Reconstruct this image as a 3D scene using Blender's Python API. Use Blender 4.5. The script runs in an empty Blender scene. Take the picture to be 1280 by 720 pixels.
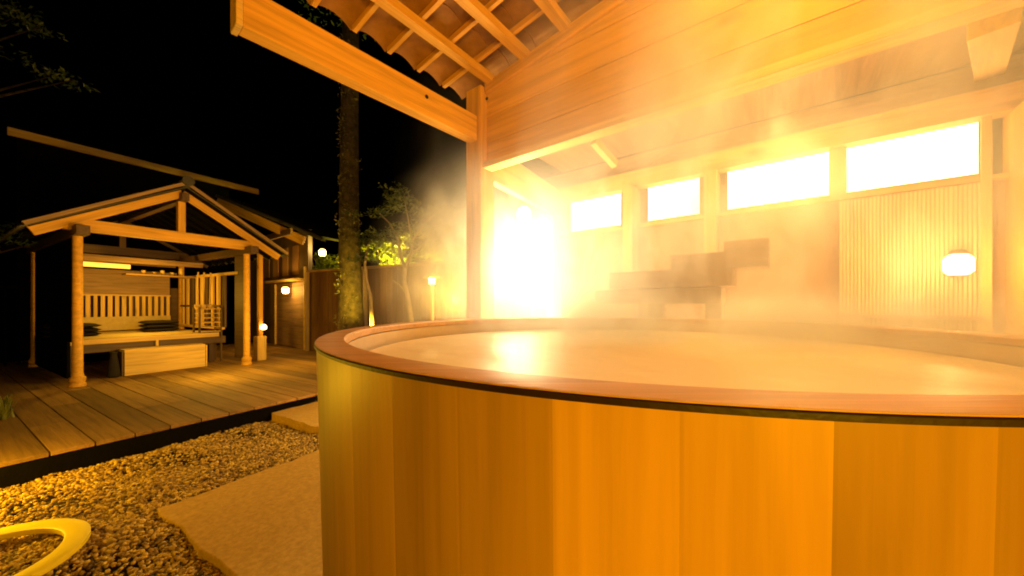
import bpy, math, random
import numpy as np
from mathutils import Vector, Matrix
random.seed(7); RNG = np.random.default_rng(7)
sc = bpy.context.scene
COL = sc.collection
H = 1.3                      # camera height over the gravel
F, U0, V0 = 440.0, 640.0, 380.0
DECK = 0.2
rad = math.radians

def at(u, v, Y):             # photo pixel at depth Y -> world point (used to take dimensions off the photo)
    return Vector(((u-U0)/F*Y, Y, H-(v-V0)/F*Y))
def onz(u, v, z):            # photo pixel on the level plane z
    return at(u, v, (H-z)*F/(v-V0))
def dirv(deg):
    return Vector((math.sin(rad(deg)), math.cos(rad(deg)), 0))
UP = Vector((0, 0, 1))

# ------------------------------------------------------------------ materials
MATS = {}
def newmat(name):
    m = bpy.data.materials.new(name); m.use_nodes = True
    nt = m.node_tree; b = nt.nodes['Principled BSDF']; MATS[name] = m
    return m, nt, b
def node(nt, t, **kw):
    n = nt.nodes.new(t)
    for k, v in kw.items():
        if k in n.inputs: n.inputs[k].default_value = v
        else: setattr(n, k, v)
    return n
def ramp(nt, stops, interp='LINEAR'):
    r = nt.nodes.new('ShaderNodeValToRGB'); r.color_ramp.interpolation = interp
    e = r.color_ramp.elements
    while len(e) < len(stops): e.new(0.5)
    for k, (p, c) in enumerate(stops):
        e[k].position = p; e[k].color = (c[0], c[1], c[2], 1) if not isinstance(c, float) else (c, c, c, 1)
    return r
def mulc(c, f): return tuple(min(1, x*f) for x in c)

def wood(name, col, contrast=.35, rough=.6, scale=1.0, bump=.25, knots=True, axis=0, attr=None, spec=.35):
    m, nt, b = newmat(name); L = nt.links.new
    tc = node(nt, 'ShaderNodeTexCoord'); oi = node(nt, 'ShaderNodeObjectInfo')
    add = node(nt, 'ShaderNodeVectorMath', operation='ADD')
    sc3 = node(nt, 'ShaderNodeVectorMath', operation='SCALE'); sc3.inputs['Scale'].default_value = 13.0
    cmb = node(nt, 'ShaderNodeCombineXYZ')
    for i in range(3): L(oi.outputs['Random'], cmb.inputs[i])
    L(cmb.outputs[0], sc3.inputs[0]); L(tc.outputs['Object'], add.inputs[0]); L(sc3.outputs[0], add.inputs[1])
    mp = node(nt, 'ShaderNodeMapping')
    s = [14*scale]*3; s[axis] = .7*scale
    mp.inputs['Scale'].default_value = s; L(add.outputs[0], mp.inputs[0])
    n1 = node(nt, 'ShaderNodeTexNoise', Scale=1.6, Detail=6.0, Roughness=.6, Distortion=.6); L(mp.outputs[0], n1.inputs['Vector'])
    mp2 = node(nt, 'ShaderNodeMapping'); s2 = [60*scale]*3; s2[axis] = 2.2*scale
    mp2.inputs['Scale'].default_value = s2; L(add.outputs[0], mp2.inputs[0])
    n2 = node(nt, 'ShaderNodeTexNoise', Scale=2.0, Detail=3.0); L(mp2.outputs[0], n2.inputs['Vector'])
    n3 = node(nt, 'ShaderNodeTexNoise', Scale=1.1, Detail=2.0); L(add.outputs[0], n3.inputs['Vector'])
    r = ramp(nt, [(.3, mulc(col, 1-contrast)), (.5, col), (.72, mulc(col, 1+contrast*.6))]); L(n1.outputs['Fac'], r.inputs[0])
    def mult(a, fac_socket, lo, hi):
        mr = node(nt, 'ShaderNodeMapRange'); mr.inputs['To Min'].default_value = lo; mr.inputs['To Max'].default_value = hi
        mr.inputs['From Min'].default_value = .3; mr.inputs['From Max'].default_value = .7
        L(fac_socket, mr.inputs['Value'])
        vm = node(nt, 'ShaderNodeVectorMath', operation='SCALE'); L(a, vm.inputs[0]); L(mr.outputs[0], vm.inputs['Scale'])
        return vm.outputs[0]
    c = mult(r.outputs[0], n2.outputs['Fac'], 1-contrast*.35, 1+contrast*.15)
    c = mult(c, n3.outputs['Fac'], .86, 1.1)
    if knots:
        mk = node(nt, 'ShaderNodeMapping'); sk = [2.6]*3; sk[axis] = 1.1; mk.inputs['Scale'].default_value = sk; L(add.outputs[0], mk.inputs[0])
        vo = node(nt, 'ShaderNodeTexVoronoi', Scale=1.0); L(mk.outputs[0], vo.inputs['Vector'])
        kr = ramp(nt, [(0.0, .35), (.07, .75), (.12, 1.0)]); L(vo.outputs['Distance'], kr.inputs[0])
        vm = node(nt, 'ShaderNodeVectorMath', operation='MULTIPLY'); L(c, vm.inputs[0]); L(kr.outputs[0], vm.inputs[1]); c = vm.outputs[0]
    if attr:
        a = node(nt, 'ShaderNodeAttribute', attribute_name=attr)
        mr = node(nt, 'ShaderNodeMapRange'); mr.inputs['To Min'].default_value = .55; mr.inputs['To Max'].default_value = 1.2
        L(a.outputs['Fac'], mr.inputs['Value'])
        vm = node(nt, 'ShaderNodeVectorMath', operation='SCALE'); L(c, vm.inputs[0]); L(mr.outputs[0], vm.inputs['Scale']); c = vm.outputs[0]
    L(c, b.inputs['Base Color'])
    b.inputs['Roughness'].default_value = rough; b.inputs['Specular IOR Level'].default_value = spec
    bp = node(nt, 'ShaderNodeBump', Strength=bump, Distance=.004); L(n2.outputs['Fac'], bp.inputs['Height']); L(bp.outputs[0], b.inputs['Normal'])
    return m

def rough_mat(name, col, col2=None, scale=8, rough=.85, bump=.4, dist=.01, spec=.3):
    m, nt, b = newmat(name); L = nt.links.new
    tc = node(nt, 'ShaderNodeTexCoord')
    n1 = node(nt, 'ShaderNodeTexNoise', Scale=float(scale), Detail=8.0, Roughness=.65); L(tc.outputs['Object'], n1.inputs['Vector'])
    r = ramp(nt, [(.3, col2 or mulc(col, .6)), (.7, col)]); L(n1.outputs['Fac'], r.inputs[0]); L(r.outputs[0], b.inputs['Base Color'])
    n2 = node(nt, 'ShaderNodeTexNoise', Scale=float(scale*12), Detail=4.0); L(tc.outputs['Object'], n2.inputs['Vector'])
    bp = node(nt, 'ShaderNodeBump', Strength=bump, Distance=dist); L(n2.outputs['Fac'], bp.inputs['Height']); L(bp.outputs[0], b.inputs['Normal'])
    b.inputs['Roughness'].default_value = rough; b.inputs['Specular IOR Level'].default_value = spec
    return m
def emit(name, col, s, base=(.8, .7, .5)):
    m, nt, b = newmat(name)
    b.inputs['Base Color'].default_value = (*base, 1)
    b.inputs['Emission Color'].default_value = (*col, 1); b.inputs['Emission Strength'].default_value = s
    return m
def leafmat(name, c1, c2):
    m, nt, b = newmat(name); L = nt.links.new
    tc = node(nt, 'ShaderNodeTexCoord'); n = node(nt, 'ShaderNodeTexNoise', Scale=3.5, Detail=3.0); L(tc.outputs['Object'], n.inputs['Vector'])
    r = ramp(nt, [(.35, c1), (.65, c2)]); L(n.outputs['Fac'], r.inputs[0]); L(r.outputs[0], b.inputs['Base Color'])
    b.inputs['Roughness'].default_value = .3
    tr = node(nt, 'ShaderNodeBsdfTranslucent'); L(r.outputs[0], tr.inputs['Color'])
    mx = node(nt, 'ShaderNodeMixShader'); mx.inputs[0].default_value = .35
    out = nt.nodes['Material Output']; L(b.outputs[0], mx.inputs[1]); L(tr.outputs[0], mx.inputs[2]); L(mx.outputs[0], out.inputs['Surface'])
    return m

CEDAR = (.62, .32, .04)
M_post = wood('cedar_timber', CEDAR, contrast=.3)
M_board = wood('cedar_board', (.62, .33, .04), contrast=.2, scale=.8)
M_pale = wood('pale_timber', (.66, .42, .12), contrast=.3)
M_old = wood('weathered_timber', (.30, .18, .09), contrast=.45, knots=False)
M_darkbrown = wood('brown_block_timber', (.17, .075, .025), contrast=.4, knots=False)
M_darkw = wood('dark_and_shaded_timber', (.10, .055, .03), contrast=.4, knots=False)  # dark timber; its colour also paints the shade on the rear truss
M_deck = wood('deck_board_timber', (.33, .18, .045), contrast=.4, rough=.8, attr='tone', knots=False, spec=.15)
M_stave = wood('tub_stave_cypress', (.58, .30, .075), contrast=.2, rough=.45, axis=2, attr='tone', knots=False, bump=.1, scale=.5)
M_rim = wood('tub_rim_timber', (.58, .31, .12), contrast=.25, rough=.48, knots=False, spec=.5)
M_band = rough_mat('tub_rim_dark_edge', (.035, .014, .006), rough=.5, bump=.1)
M_inner = rough_mat('tub_inner_cypress', (.62, .45, .26), (.5, .34, .18), scale=3, bump=.1, rough=.4)
M_tile = rough_mat('roof_tile_clay', (.36, .17, .05), (.20, .09, .03), scale=5, rough=.8, bump=.2, spec=.1)
M_tiledark = rough_mat('roof_tile_dark', (.07, .06, .05), scale=6, rough=.55, bump=.2)
M_black = rough_mat('black_and_unlit_board', (.005, .004, .003), scale=4, spec=.03)  # black boards; also paints the darkness of unlit rafters, fence and tall building
M_plaster = rough_mat('ochre_plaster_wall', (.38, .20, .075), (.3, .15, .055), scale=2.5, rough=.9, bump=.3, dist=.004)
M_fence = wood('fence_board_timber', (.15, .07, .03), contrast=.4, axis=2, knots=False)
M_annex = wood('annex_board_timber', (.16, .10, .05), contrast=.3, axis=2, knots=False)
M_soil = rough_mat('garden_soil', (.05, .035, .02), scale=3)
M_slab = rough_mat('washed_stone_slab', (.60, .36, .07), (.40, .23, .04), scale=38, rough=.9, bump=.9, dist=.003)
M_bark = rough_mat('tree_bark', (.16, .11, .045), (.02, .014, .006), scale=9, bump=1.0, dist=.03)
M_thinbark = rough_mat('young_tree_bark', (.34, .25, .13), (.18, .13, .07), scale=12, bump=.5)
M_leaf = leafmat('maple_leaf', (.05, .09, .015), (.12, .15, .03))
M_leafdark = leafmat('dark_leaf', (.035, .06, .02), (.07, .10, .03))
M_leafbright = leafmat('hedge_leaf', (.10, .12, .015), (.2, .2, .03))
M_ivy = leafmat('ivy_leaf', (.10, .10, .03), (.26, .22, .08))
M_cushion = rough_mat('dark_cushion_cloth', (.02, .014, .012), scale=10, rough=.9)
M_yellow = rough_mat('yellow_paint', (.9, .72, .02), (.85, .66, .02), scale=5, rough=.5, bump=.05)
M_tatami = rough_mat('straw_matting', (.55, .42, .18), (.46, .33, .14), scale=20, rough=.7)
M_screen = wood('bamboo_screen_cane', (.55, .40, .18), contrast=.25, axis=2, knots=False, rough=.45)
M_hole = rough_mat('peg_hole_shadow', (.008, .005, .003), bump=0)
M_metal = rough_mat('dark_lamp_metal', (.05, .04, .03), rough=.4)
WARM = (1.0, .58, .10)
M_pane = emit('lit_paper_pane', (1.0, .76, .42), 6.5)
M_lamp = emit('lamp_glass_glow', (1.0, .68, .26), 14.0)
M_lampdim = emit('small_lamp_glow', (1.0, .56, .14), 12.0)
M_strip = emit('strip_lamp_glow', (1.0, .50, .05), 1.6)

# gravel: tone from a per-stone attribute
m, nt, b = newmat('gravel_stone'); a = node(nt, 'ShaderNodeAttribute', attribute_name='tone')
r = ramp(nt, [(0, (.04, .018, .004)), (.35, (.20, .11, .018)), (.75, (.54, .34, .05)), (1, (.76, .54, .11))]); nt.links.new(a.outputs['Fac'], r.inputs[0])
nt.links.new(r.outputs[0], b.inputs['Base Color']); b.inputs['Roughness'].default_value = .75; M_gravel = m

# water in the tub
m, nt, b = newmat('bath_water'); M_water = m
b.inputs['Base Color'].default_value = (.86, .70, .42, 1); b.inputs['Roughness'].default_value = .42
b.inputs['IOR'].default_value = 1.33; b.inputs['Specular IOR Level'].default_value = .6
tc = node(nt, 'ShaderNodeTexCoord'); n = node(nt, 'ShaderNodeTexNoise', Scale=4.0, Detail=2.0)
nt.links.new(tc.outputs['Object'], n.inputs['Vector']); bp = node(nt, 'ShaderNodeBump', Strength=.5, Distance=.03)
nt.links.new(n.outputs['Fac'], bp.inputs['Height']); nt.links.new(bp.outputs[0], b.inputs['Normal'])

# ------------------------------------------------------------------ object helpers
WORLD = {}
def put(o, M, parent=None):
    COL.objects.link(o)
    WORLD[o.name] = M.copy()
    if parent is not None:
        o.parent = parent; o.matrix_basis = WORLD[parent.name].inverted() @ M
    else:
        o.matrix_basis = M
    return o
def tag(o, label=None, cat=None, group=None, kind=None):
    if label: o['label'] = label
    if cat: o['category'] = cat
    if group: o['group'] = group
    if kind: o['kind'] = kind
    return o
def thing(name, loc, label, cat, group=None):
    o = bpy.data.objects.new(name, None); o.empty_display_size = .1
    put(o, Matrix.Translation(loc)); return tag(o, label, cat, group)
def meshobj(name, verts, faces, mat, parent=None, M=None, smooth=False, bevel=0.0, recenter=True, tone=None):
    me = bpy.data.meshes.new(name)
    vs = [Vector(v) for v in verts]
    if M is None:
        M = Matrix.Identity(4)
        if recenter and vs:
            c = sum(vs, Vector())/len(vs); M = Matrix.Translation(c); vs = [v-c for v in vs]
    me.from_pydata([tuple(v) for v in vs], [], faces); me.materials.append(mat)
    if smooth: me.polygons.foreach_set('use_smooth', [True]*len(me.polygons))
    if tone is not None:
        at_ = me.attributes.new('tone', 'FLOAT', 'FACE'); at_.data.foreach_set('value', tone)
    o = bpy.data.objects.new(name, me); put(o, M, parent)
    if bevel:
        bm_ = o.modifiers.new('soft_edges', 'BEVEL'); bm_.width = bevel; bm_.segments = 2; bm_.limit_method = 'ANGLE'
    return o
BOXF = [(0, 3, 2, 1), (4, 5, 6, 7), (0, 1, 5, 4), (1, 2, 6, 5), (2, 3, 7, 6), (3, 0, 4, 7)]
def boxv(cx, cy, cz, sx, sy, sz):
    x, y, z = sx/2, sy/2, sz/2
    return [(cx-x, cy-y, cz-z), (cx+x, cy-y, cz-z), (cx+x, cy+y, cz-z), (cx-x, cy+y, cz-z),
            (cx-x, cy-y, cz+z), (cx+x, cy-y, cz+z), (cx+x, cy+y, cz+z), (cx-x, cy+y, cz+z)]
class MB:
    def __init__(s): s.v = []; s.f = []; s.t = []
    def add(s, v, f, tone=.5):
        n = len(s.v); s.v += list(v); s.f += [tuple(i+n for i in q) for q in f]; s.t += [tone]*len(f); return s
    def box(s, *a, tone=.5): return s.add(boxv(*a), BOXF, tone)
def frame(xdir, up=UP):
    x = xdir.normalized(); y = up.cross(x).normalized(); z = x.cross(y)
    return Matrix((x, y, z)).transposed().to_4x4()
def beam(name, a, b, w, h, mat, parent=None, up=UP, bevel=.004):
    """bar from a to b (centre line); w across, h along up; local X runs along it so the grain follows"""
    a, b = Vector(a), Vector(b); d = b-a; l = d.length
    M = Matrix.Translation((a+b)/2) @ frame(d, up)
    return meshobj(name, boxv(0, 0, 0, l, w, h), BOXF, mat, parent, M, bevel=bevel)
def post(name, base, top_z, w, d, mat, parent, ang=0, bevel=.006):
    a = Vector(base); l = top_z-a.z
    x = UP; y = dirv(ang+90)
    M = Matrix.Translation(a+UP*l/2) @ Matrix((x, y, x.cross(y))).transposed().to_4x4()
    return meshobj(name, boxv(0, 0, 0, l, w, d), BOXF, mat, parent, M, bevel=bevel)
def lathe(name, prof, base, mat, parent=None, n=24, smooth=True, M=None):
    vs, fs = [], []
    for r_, z in prof:
        for k in range(n):
            t = 2*math.pi*k/n; vs.append((r_*math.cos(t), r_*math.sin(t), z))
    for i in range(len(prof)-1):
        for k in range(n):
            fs.append((i*n+k, i*n+(k+1) % n, (i+1)*n+(k+1) % n, (i+1)*n+k))
    fs.append(tuple(range(n-1, -1, -1))); fs.append(tuple((len(prof)-1)*n+k for k in range(n)))
    o = meshobj(name, vs, fs, mat, parent, M or Matrix.Translation(base), smooth=smooth)
    if smooth:
        e = o.modifiers.new('edge', 'EDGE_SPLIT'); e.split_angle = rad(40)
    return o
def tube(mb, pts, rs, n=10):
    pts = [Vector(p) for p in pts]; base = len(mb.v); fs = []
    for i, p in enumerate(pts):
        d = (pts[min(i+1, len(pts)-1)]-pts[max(i-1, 0)]).normalized()
        s = d.cross(Vector((.3, 1, .1))).normalized(); t = d.cross(s)
        for k in range(n):
            a = 2*math.pi*k/n; mb.v.append(tuple(p+(s*math.cos(a)+t*math.sin(a))*rs[i]))
    for i in range(len(pts)-1):
        for k in range(n):
            mb.f.append((base+i*n+k, base+i*n+(k+1) % n, base+(i+1)*n+(k+1) % n, base+(i+1)*n+k)); mb.t.append(.5)
    mb.f.append(tuple(base+k for k in range(n))); mb.t.append(.5)
    mb.f.append(tuple(base+(len(pts)-1)*n+k for k in range(n-1, -1, -1))); mb.t.append(.5)
def leaves(name, clusters, size, mat, parent=None, flat=.6, M=None):
    """clusters: (centre, (rx, ry, rz), count). Each leaf is a small bent diamond of its own size and tilt"""
    V, Fc = [], []
    for c, r3, n in clusters:
        c = Vector(c)
        for _ in range(n):
            while True:
                p = [random.uniform(-1, 1) for _ in range(3)]
                if sum(q*q for q in p) < 1: break
            p = c+Vector((p[0]*r3[0], p[1]*r3[1], p[2]*r3[2]))
            s = size*random.uniform(.55, 1.35)
            nz = Vector((random.gauss(0, 1-flat), random.gauss(0, 1-flat), 1)).normalized() if random.random() < .8 else Vector((random.gauss(0, 1), random.gauss(0, 1), random.gauss(0, 1))).normalized()
            ax = nz.cross(Vector((random.gauss(0, 1), random.gauss(0, 1), random.gauss(0, .3)))).normalized(); ay = nz.cross(ax)
            k = len(V)
            V += [tuple(p-ax*s), tuple(p-ay*s*.38-nz*s*.1), tuple(p+ax*s), tuple(p+ay*s*.38-nz*s*.1)]
            Fc += [(k, k+1, k+2), (k, k+2, k+3)]
    return meshobj(name, V, Fc, mat, parent)
def light(name, loc, power, color=WARM, size=.05, typ='POINT', target=None, spot=120, blend=.6):
    d = bpy.data.lights.new(name, typ); d.energy = power; d.color = color
    if typ == 'SPOT': d.spot_size = rad(spot); d.spot_blend = blend
    d.shadow_soft_size = size; d.specular_factor = .35
    o = bpy.data.objects.new(name, d); COL.objects.link(o); o.location = loc
    if target is not None:
        o.rotation_euler = (Vector(target)-Vector(loc)).to_track_quat('-Z', 'Y').to_euler()
    return o

# ================================================================== GROUND
A = dirv(30.5); B = dirv(-59.5)          # axes of the deck, the pavilion and the garden walls
NB = -B
ME = meshobj('ground', [(-60, -40, -.02), (60, -40, -.02), (60, 80, -.02), (-60, 80, -.02)], [(0, 1, 2, 3)], M_soil, recenter=False)
tag(ME, kind='structure')

D0 = onz(0, 579, DECK)                    # a point on the deck's front edge
def dk(a, b_, z): p = D0+A*a+B*b_; return Vector((p.x, p.y, z))
# deck boards (run along B); one mesh, random tone per board
mb = MB(); pw = .222
Mdk = Matrix.Translation(Vector((D0.x, D0.y, 0))) @ Matrix((B, A, -UP)).transposed().to_4x4()
Mdk = Matrix.Translation(Vector((D0.x, D0.y, 0))) @ Matrix((B, -A, UP)).transposed().to_4x4()
for k in range(-12, 36):
    y = -(k+.45)*pw
    x = 0.0; first = True
    while x < 7.2:
        l = random.uniform(1.6, 3.2) if not first else random.choice([1.0, 1.9, 2.8]); first = False
        l = min(l, 7.3-x)
        mb.box(x+l/2, y, DECK-.016+random.uniform(-.0012, .0012), l-.004, pw-.009, .032, tone=random.random())
        x += l
meshobj('deck', mb.v, mb.f, M_deck, M=Mdk, tone=mb.t, bevel=.002)
tag(bpy.data.objects['deck'], kind='structure')
mb = MB(); mb.box(.03, -2.6, .075, .05, 10.6, .17)
for k in range(-3, 9): mb.box(.4, -k*.9+.3, .07, .09, .09, .16)
mb.box(3.7, -2.6, .05, 7.0, 10.6, .03)
o = meshobj('deck_edge', mb.v, mb.f, M_black, M=Mdk); tag(o, kind='structure')

# paving slabs (thin stone, real thickness)
def slab(name, corner, la, lb, z, thick, label, seed):
    random.seed(seed)
    c = Vector((corner.x, corner.y, 0)); n = 18
    ring = []
    def edge(p, q):
        for i in range(n):
            t = i/n; ring.append(p.lerp(q, t)+Vector((random.uniform(-1, 1), random.uniform(-1, 1), 0))*.007+(p-q).normalized().cross(UP)*.008*math.sin(i*.9+seed*2+len(ring)*.13))
    P = [c, c+A*la, c+A*la+NB*lb, c+NB*lb]
    for i in range(4): edge(P[i], P[(i+1) % 4])
    m_ = len(ring)
    vs = [tuple(p+UP*(z-thick)) for p in ring]+[tuple(p+UP*z) for p in ring]
    fs = [(i, i+m_, (i+1) % m_+m_, (i+1) % m_) for i in range(m_)]+[tuple(range(m_, 2*m_))[::-1], tuple(range(m_))]
    o = meshobj(name, vs, fs, M_slab, bevel=.006)
    return tag(o, label, 'paving slab')
S1 = onz(197, 636, .05); S2 = onz(338, 516, .10)
slab('paving_slab', S1, 1.55, 1.7, .05, .07, 'large grainy paving slab in the gravel right beside the round wooden tub', 1)
slab('stepping_slab', S2, .95, .95, .10, .12, 'small raised stepping slab between the deck edge and the tub', 2)

# ================================================================== TUB
TC = Vector((.512, 1.492, 0)); RT = 1.177; RZ = H-.10; WZ = H-.185
tub = thing('bath_tub', (TC.x, TC.y, 0), 'huge round wooden bath tub brimming with steaming hot water in the foreground', 'bath tub')
def ring_prof(name, prof, mat, n=192, tones=None, smooth=True, closed=True):
    vs, fs, tt = [], [], []
    m_ = len(prof)
    for k in range(n):
        t = 2*math.pi*k/n
        for r_, z in prof: vs.append((r_*math.cos(t), r_*math.sin(t), z))
    for k in range(n):
        k2 = (k+1) % n
        for i in range(m_ if closed else m_-1):
            i2 = (i+1) % m_; fs.append((k*m_+i, k2*m_+i, k2*m_+i2, k*m_+i2)); tt.append(tones[k] if tones else .5)
    o = meshobj(name, vs, fs, mat, tub, Matrix.Translation(TC), smooth=smooth, tone=tt if tones else None)
    e = o.modifiers.new('edge', 'EDGE_SPLIT'); e.split_angle = rad(35)
    return o
# staves: 66, each of 6 strips, shallow V joints
NS, SUB = 54, 7
vs, fs, tt = [], [], []
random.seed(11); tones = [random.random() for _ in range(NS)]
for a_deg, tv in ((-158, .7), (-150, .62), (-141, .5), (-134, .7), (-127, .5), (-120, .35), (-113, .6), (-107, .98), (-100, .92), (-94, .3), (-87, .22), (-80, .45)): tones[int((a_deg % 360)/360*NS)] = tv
zs = [0.0, .3, .6, .9, RZ-.0105]
offs = [.0002, .0004, .0006, .0007, .0006, .0004, .0002]
fr = [0, .03, .25, .5, .75, .97, 1.0]
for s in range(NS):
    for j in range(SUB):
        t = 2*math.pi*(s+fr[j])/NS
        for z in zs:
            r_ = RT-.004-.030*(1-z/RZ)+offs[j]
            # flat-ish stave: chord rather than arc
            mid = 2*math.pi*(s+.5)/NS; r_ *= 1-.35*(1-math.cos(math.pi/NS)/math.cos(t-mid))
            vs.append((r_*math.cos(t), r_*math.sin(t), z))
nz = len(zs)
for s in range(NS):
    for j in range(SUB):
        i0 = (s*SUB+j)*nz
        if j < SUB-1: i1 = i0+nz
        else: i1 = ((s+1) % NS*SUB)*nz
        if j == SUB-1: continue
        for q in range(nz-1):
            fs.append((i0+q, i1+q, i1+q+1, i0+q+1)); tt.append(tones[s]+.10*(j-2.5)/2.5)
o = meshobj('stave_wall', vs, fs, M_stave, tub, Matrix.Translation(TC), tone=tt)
ring_prof('inner_wall', [(RT-.012-.03, .05), (RT-.018, RZ-.035), (RT-.074, RZ-.030), (RT-.11, .05)], M_inner)
ring_prof('rim', [(RT-.004, RZ-.003), (RT-.0008, RZ-.0022), (RT-.0015, RZ-.0006), (RT-.004, RZ), (RT-.072, RZ), (RT-.078, RZ-.006), (RT-.076, RZ-.026), (RT-.03, RZ-.026), (RT-.03, RZ-.003)], M_rim)
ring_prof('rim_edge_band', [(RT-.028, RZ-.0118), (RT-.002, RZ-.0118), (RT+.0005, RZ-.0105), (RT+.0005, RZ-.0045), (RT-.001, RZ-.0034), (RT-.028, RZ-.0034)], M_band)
n = 96
vs = [((RT-.125+.03)*math.cos(2*math.pi*k/n), (RT-.125+.03)*math.sin(2*math.pi*k/n), 0) for k in range(n)]
o = meshobj('water', [(0, 0, 0)]+vs, [(0, k+1, (k+1) % n+1) for k in range(n)], M_water, None, Matrix.Translation((TC.x, TC.y, WZ)))
tag(o, kind='structure')

# ================================================================== BATH SHELTER
P = dirv(-51.7); Q = dirv(38.3)
P0 = Vector((-.27, 3.0, 0)); p0, q0 = P0.dot(P), P0.dot(Q)
def S(p, q, z): v = P*p+Q*q; return Vector((v.x, v.y, H+z))     # z is counted from eye height
sh = thing('bath_shelter', (P0.x, P0.y, 0), 'open cedar bath shelter with tiled overhanging roof around the steaming tub', 'shelter')
SA = -51.7
post('corner_post', P0, H+1.80, .17, .17, M_post, sh, SA)
# side beam out towards the viewer and its bolt hole
sb0 = S(p0, q0-.085, 1.45); sb1 = sb0-dirv(40.3)*1.57; sbd = -dirv(40.3)
o = beam('side_beam', sb0, sb1, .09, .205, M_post, sh)
tag(o, 'orange side beam reaching out from the corner post over the dark garden')
o = beam('beam_end_board', sb1+sbd*.002, sb1+sbd*.03, .11, .215, M_pale, sh)
hole = lathe('peg_hole', [(.014, 0), (.014, .006)], (0, 0, 0), M_hole, sh, 12, M=Matrix.Translation(S(p0-.044, q0-.45, 1.46)) @ frame(UP, -P) )
hole.matrix_basis = WORLD[sh.name].inverted() @ (Matrix.Translation((sb0+sbd*.50-dirv(-49.7)*.043+UP*.035)) @ (-P).to_track_quat('Z', 'Y').to_matrix().to_4x4())
hole = lathe('peg_hole', [(.013, 0), (.013, .006)], (0, 0, 0), M_hole, sh, 12)
hole.matrix_basis = WORLD[sh.name].inverted() @ (Matrix.Translation(S(p0-.12, q0-.046, 1.685)) @ (-Q).to_track_quat('Z', 'Y').to_matrix().to_4x4())
# roof plane
MR = .13; ZE = 1.855; OV = .28
def rz(p): return ZE+MR*(p0-p)
# gable wall: boards over the open front
q = q0+.01
PR = -1.6
nb = 4
zb = 1.13
edges = [1.14, 1.34, 1.56, 1.80, 2.6]
for i in range(4):
    lo, hi = edges[i], edges[i+1]
    def top(p): return min(hi-.004, rz(p)-.03)
    ps = [p0-.08, PR]
    if top(ps[0]) <= lo+.01:
        pl = p0-(lo+.06-ZE)/MR if lo+.05 > ZE else p0-.08
        ps[0] = min(pl, p0-.08)
    V = []
    segs = [ps[0]]
    kink = p0-(hi-.004+.03-ZE)/MR
    if ps[1] < kink < ps[0]: segs.append(kink)
    segs.append(ps[1])
    for p in segs:
        for dq in (-.02, .02): V += [(p, dq, lo), (p, dq, max(top(p), lo+.02))]
    fs = []
    for k in range(len(segs)-1):
        a = k*4; b_ = a+4
        fs += [(a, b_, b_+1, a+1), (a+2, a+3, b_+3, b_+2), (a+1, b_+1, b_+3, a+3), (a, a+2, b_+2, b_)]
    e = (len(segs)-1)*4
    fs += [(0, 1, 3, 2), (e, e+2, e+3, e+1)]
    Mg = Matrix.Translation(S(0, q, 0)) @ Matrix((P, Q, UP)).transposed().to_4x4()
    o = meshobj('gable_board', V, fs, M_board, sh, Mg, bevel=.003)
beam('header_beam', S(p0-.086, q0-.005, 1.105+.04), S(PR, q0-.005, 1.105+.04), .11, .05, M_pale, sh)
beam('rake_trim', S(p0-.09, q0-.03, rz(p0-.09)-.085), S(PR, q0-.03, rz(PR)-.085), .03, .085, M_post, sh)
# tiles: arched sheet, stepped courses, cusps at each batten
T = .259; k0 = -.05; NW = 14
def tile_sheet(name, kfrom, nwaves, pmin, mat, parent, zoff=0.0, thick=.018):
    seg = 12; rows = int((p0+OV-pmin)/.26)+1
    V, Fc = [], []
    for r_ in range(rows):
        pa = p0+OV-r_*.26; pb = max(pa-.30, pmin)
        base = len(V)
        for side in (0, 1):
            for j in range(nwaves*seg+1):
                x = j/seg; kk = kfrom+x*T; arch = .052*abs(math.sin(math.pi*x))**.75
                for pp, lift in ((pa, .0), (pb, -.012)):
                    v = S(pp, q0-kk, rz(pp)+.045+arch+lift+side*thick+zoff+.006*(r_ > 0)); V.append(v)
        n2 = (nwaves*seg+1)*2
        for j in range(nwaves*seg):
            a = base+j*2
            Fc.append((a, a+1, a+3, a+2)); Fc.append((a+n2, a+n2+2, a+n2+3, a+n2+1))
            Fc.append((a, a+2, a+n2+2, a+n2)); Fc.append((a+1, a+n2+1, a+n2+3, a+3))
    return meshobj(name, V, Fc, mat, parent, smooth=False)
tile_sheet('roof_tiles', k0, NW, PR, M_tile, sh)
for k in range(1, NW+1):
    kk = k0+k*T
    beam('batten', S(p0+OV-.05, q0-kk, rz(p0+OV-.05)+.022), S(PR, q0-kk, rz(PR)+.022), .03, .04, M_post, sh, bevel=.002)
for k in range(9):
    p = p0-.145-.35*k
    beam('purlin', S(p, q0-.02, rz(p)-.035), S(p, q0-k0-NW*T+.05, rz(p)-.035), .07, .06, M_post, sh, bevel=.002)
# tie at the outer end, seen at the top edge
beam('outer_rafter', S(p0+.22, q0-1.98, 1.62), S(p0-.5, q0-1.98, 1.78), .05, .09, M_post, sh)
# ceiling over the bath room, behind the gable board
o = beam('ceiling_board', S((p0+.3+PR)/2, q0+.10, 1.765), S((p0+.3+PR)/2, 4.1, 1.765), p0+.3-PR, .03, M_old, sh)
# left side header towards the back corner
QF = 4.0
beam('side_header', S(p0+.0, q0+.09, 1.25), S(p0+.22, QF, 1.25), .06, .30, M_board, sh)
beam('side_header_rail', S(p0+.0, q0+.09, 1.09), S(p0+.22, QF, 1.09), .075, .025, M_pale, sh)
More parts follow.
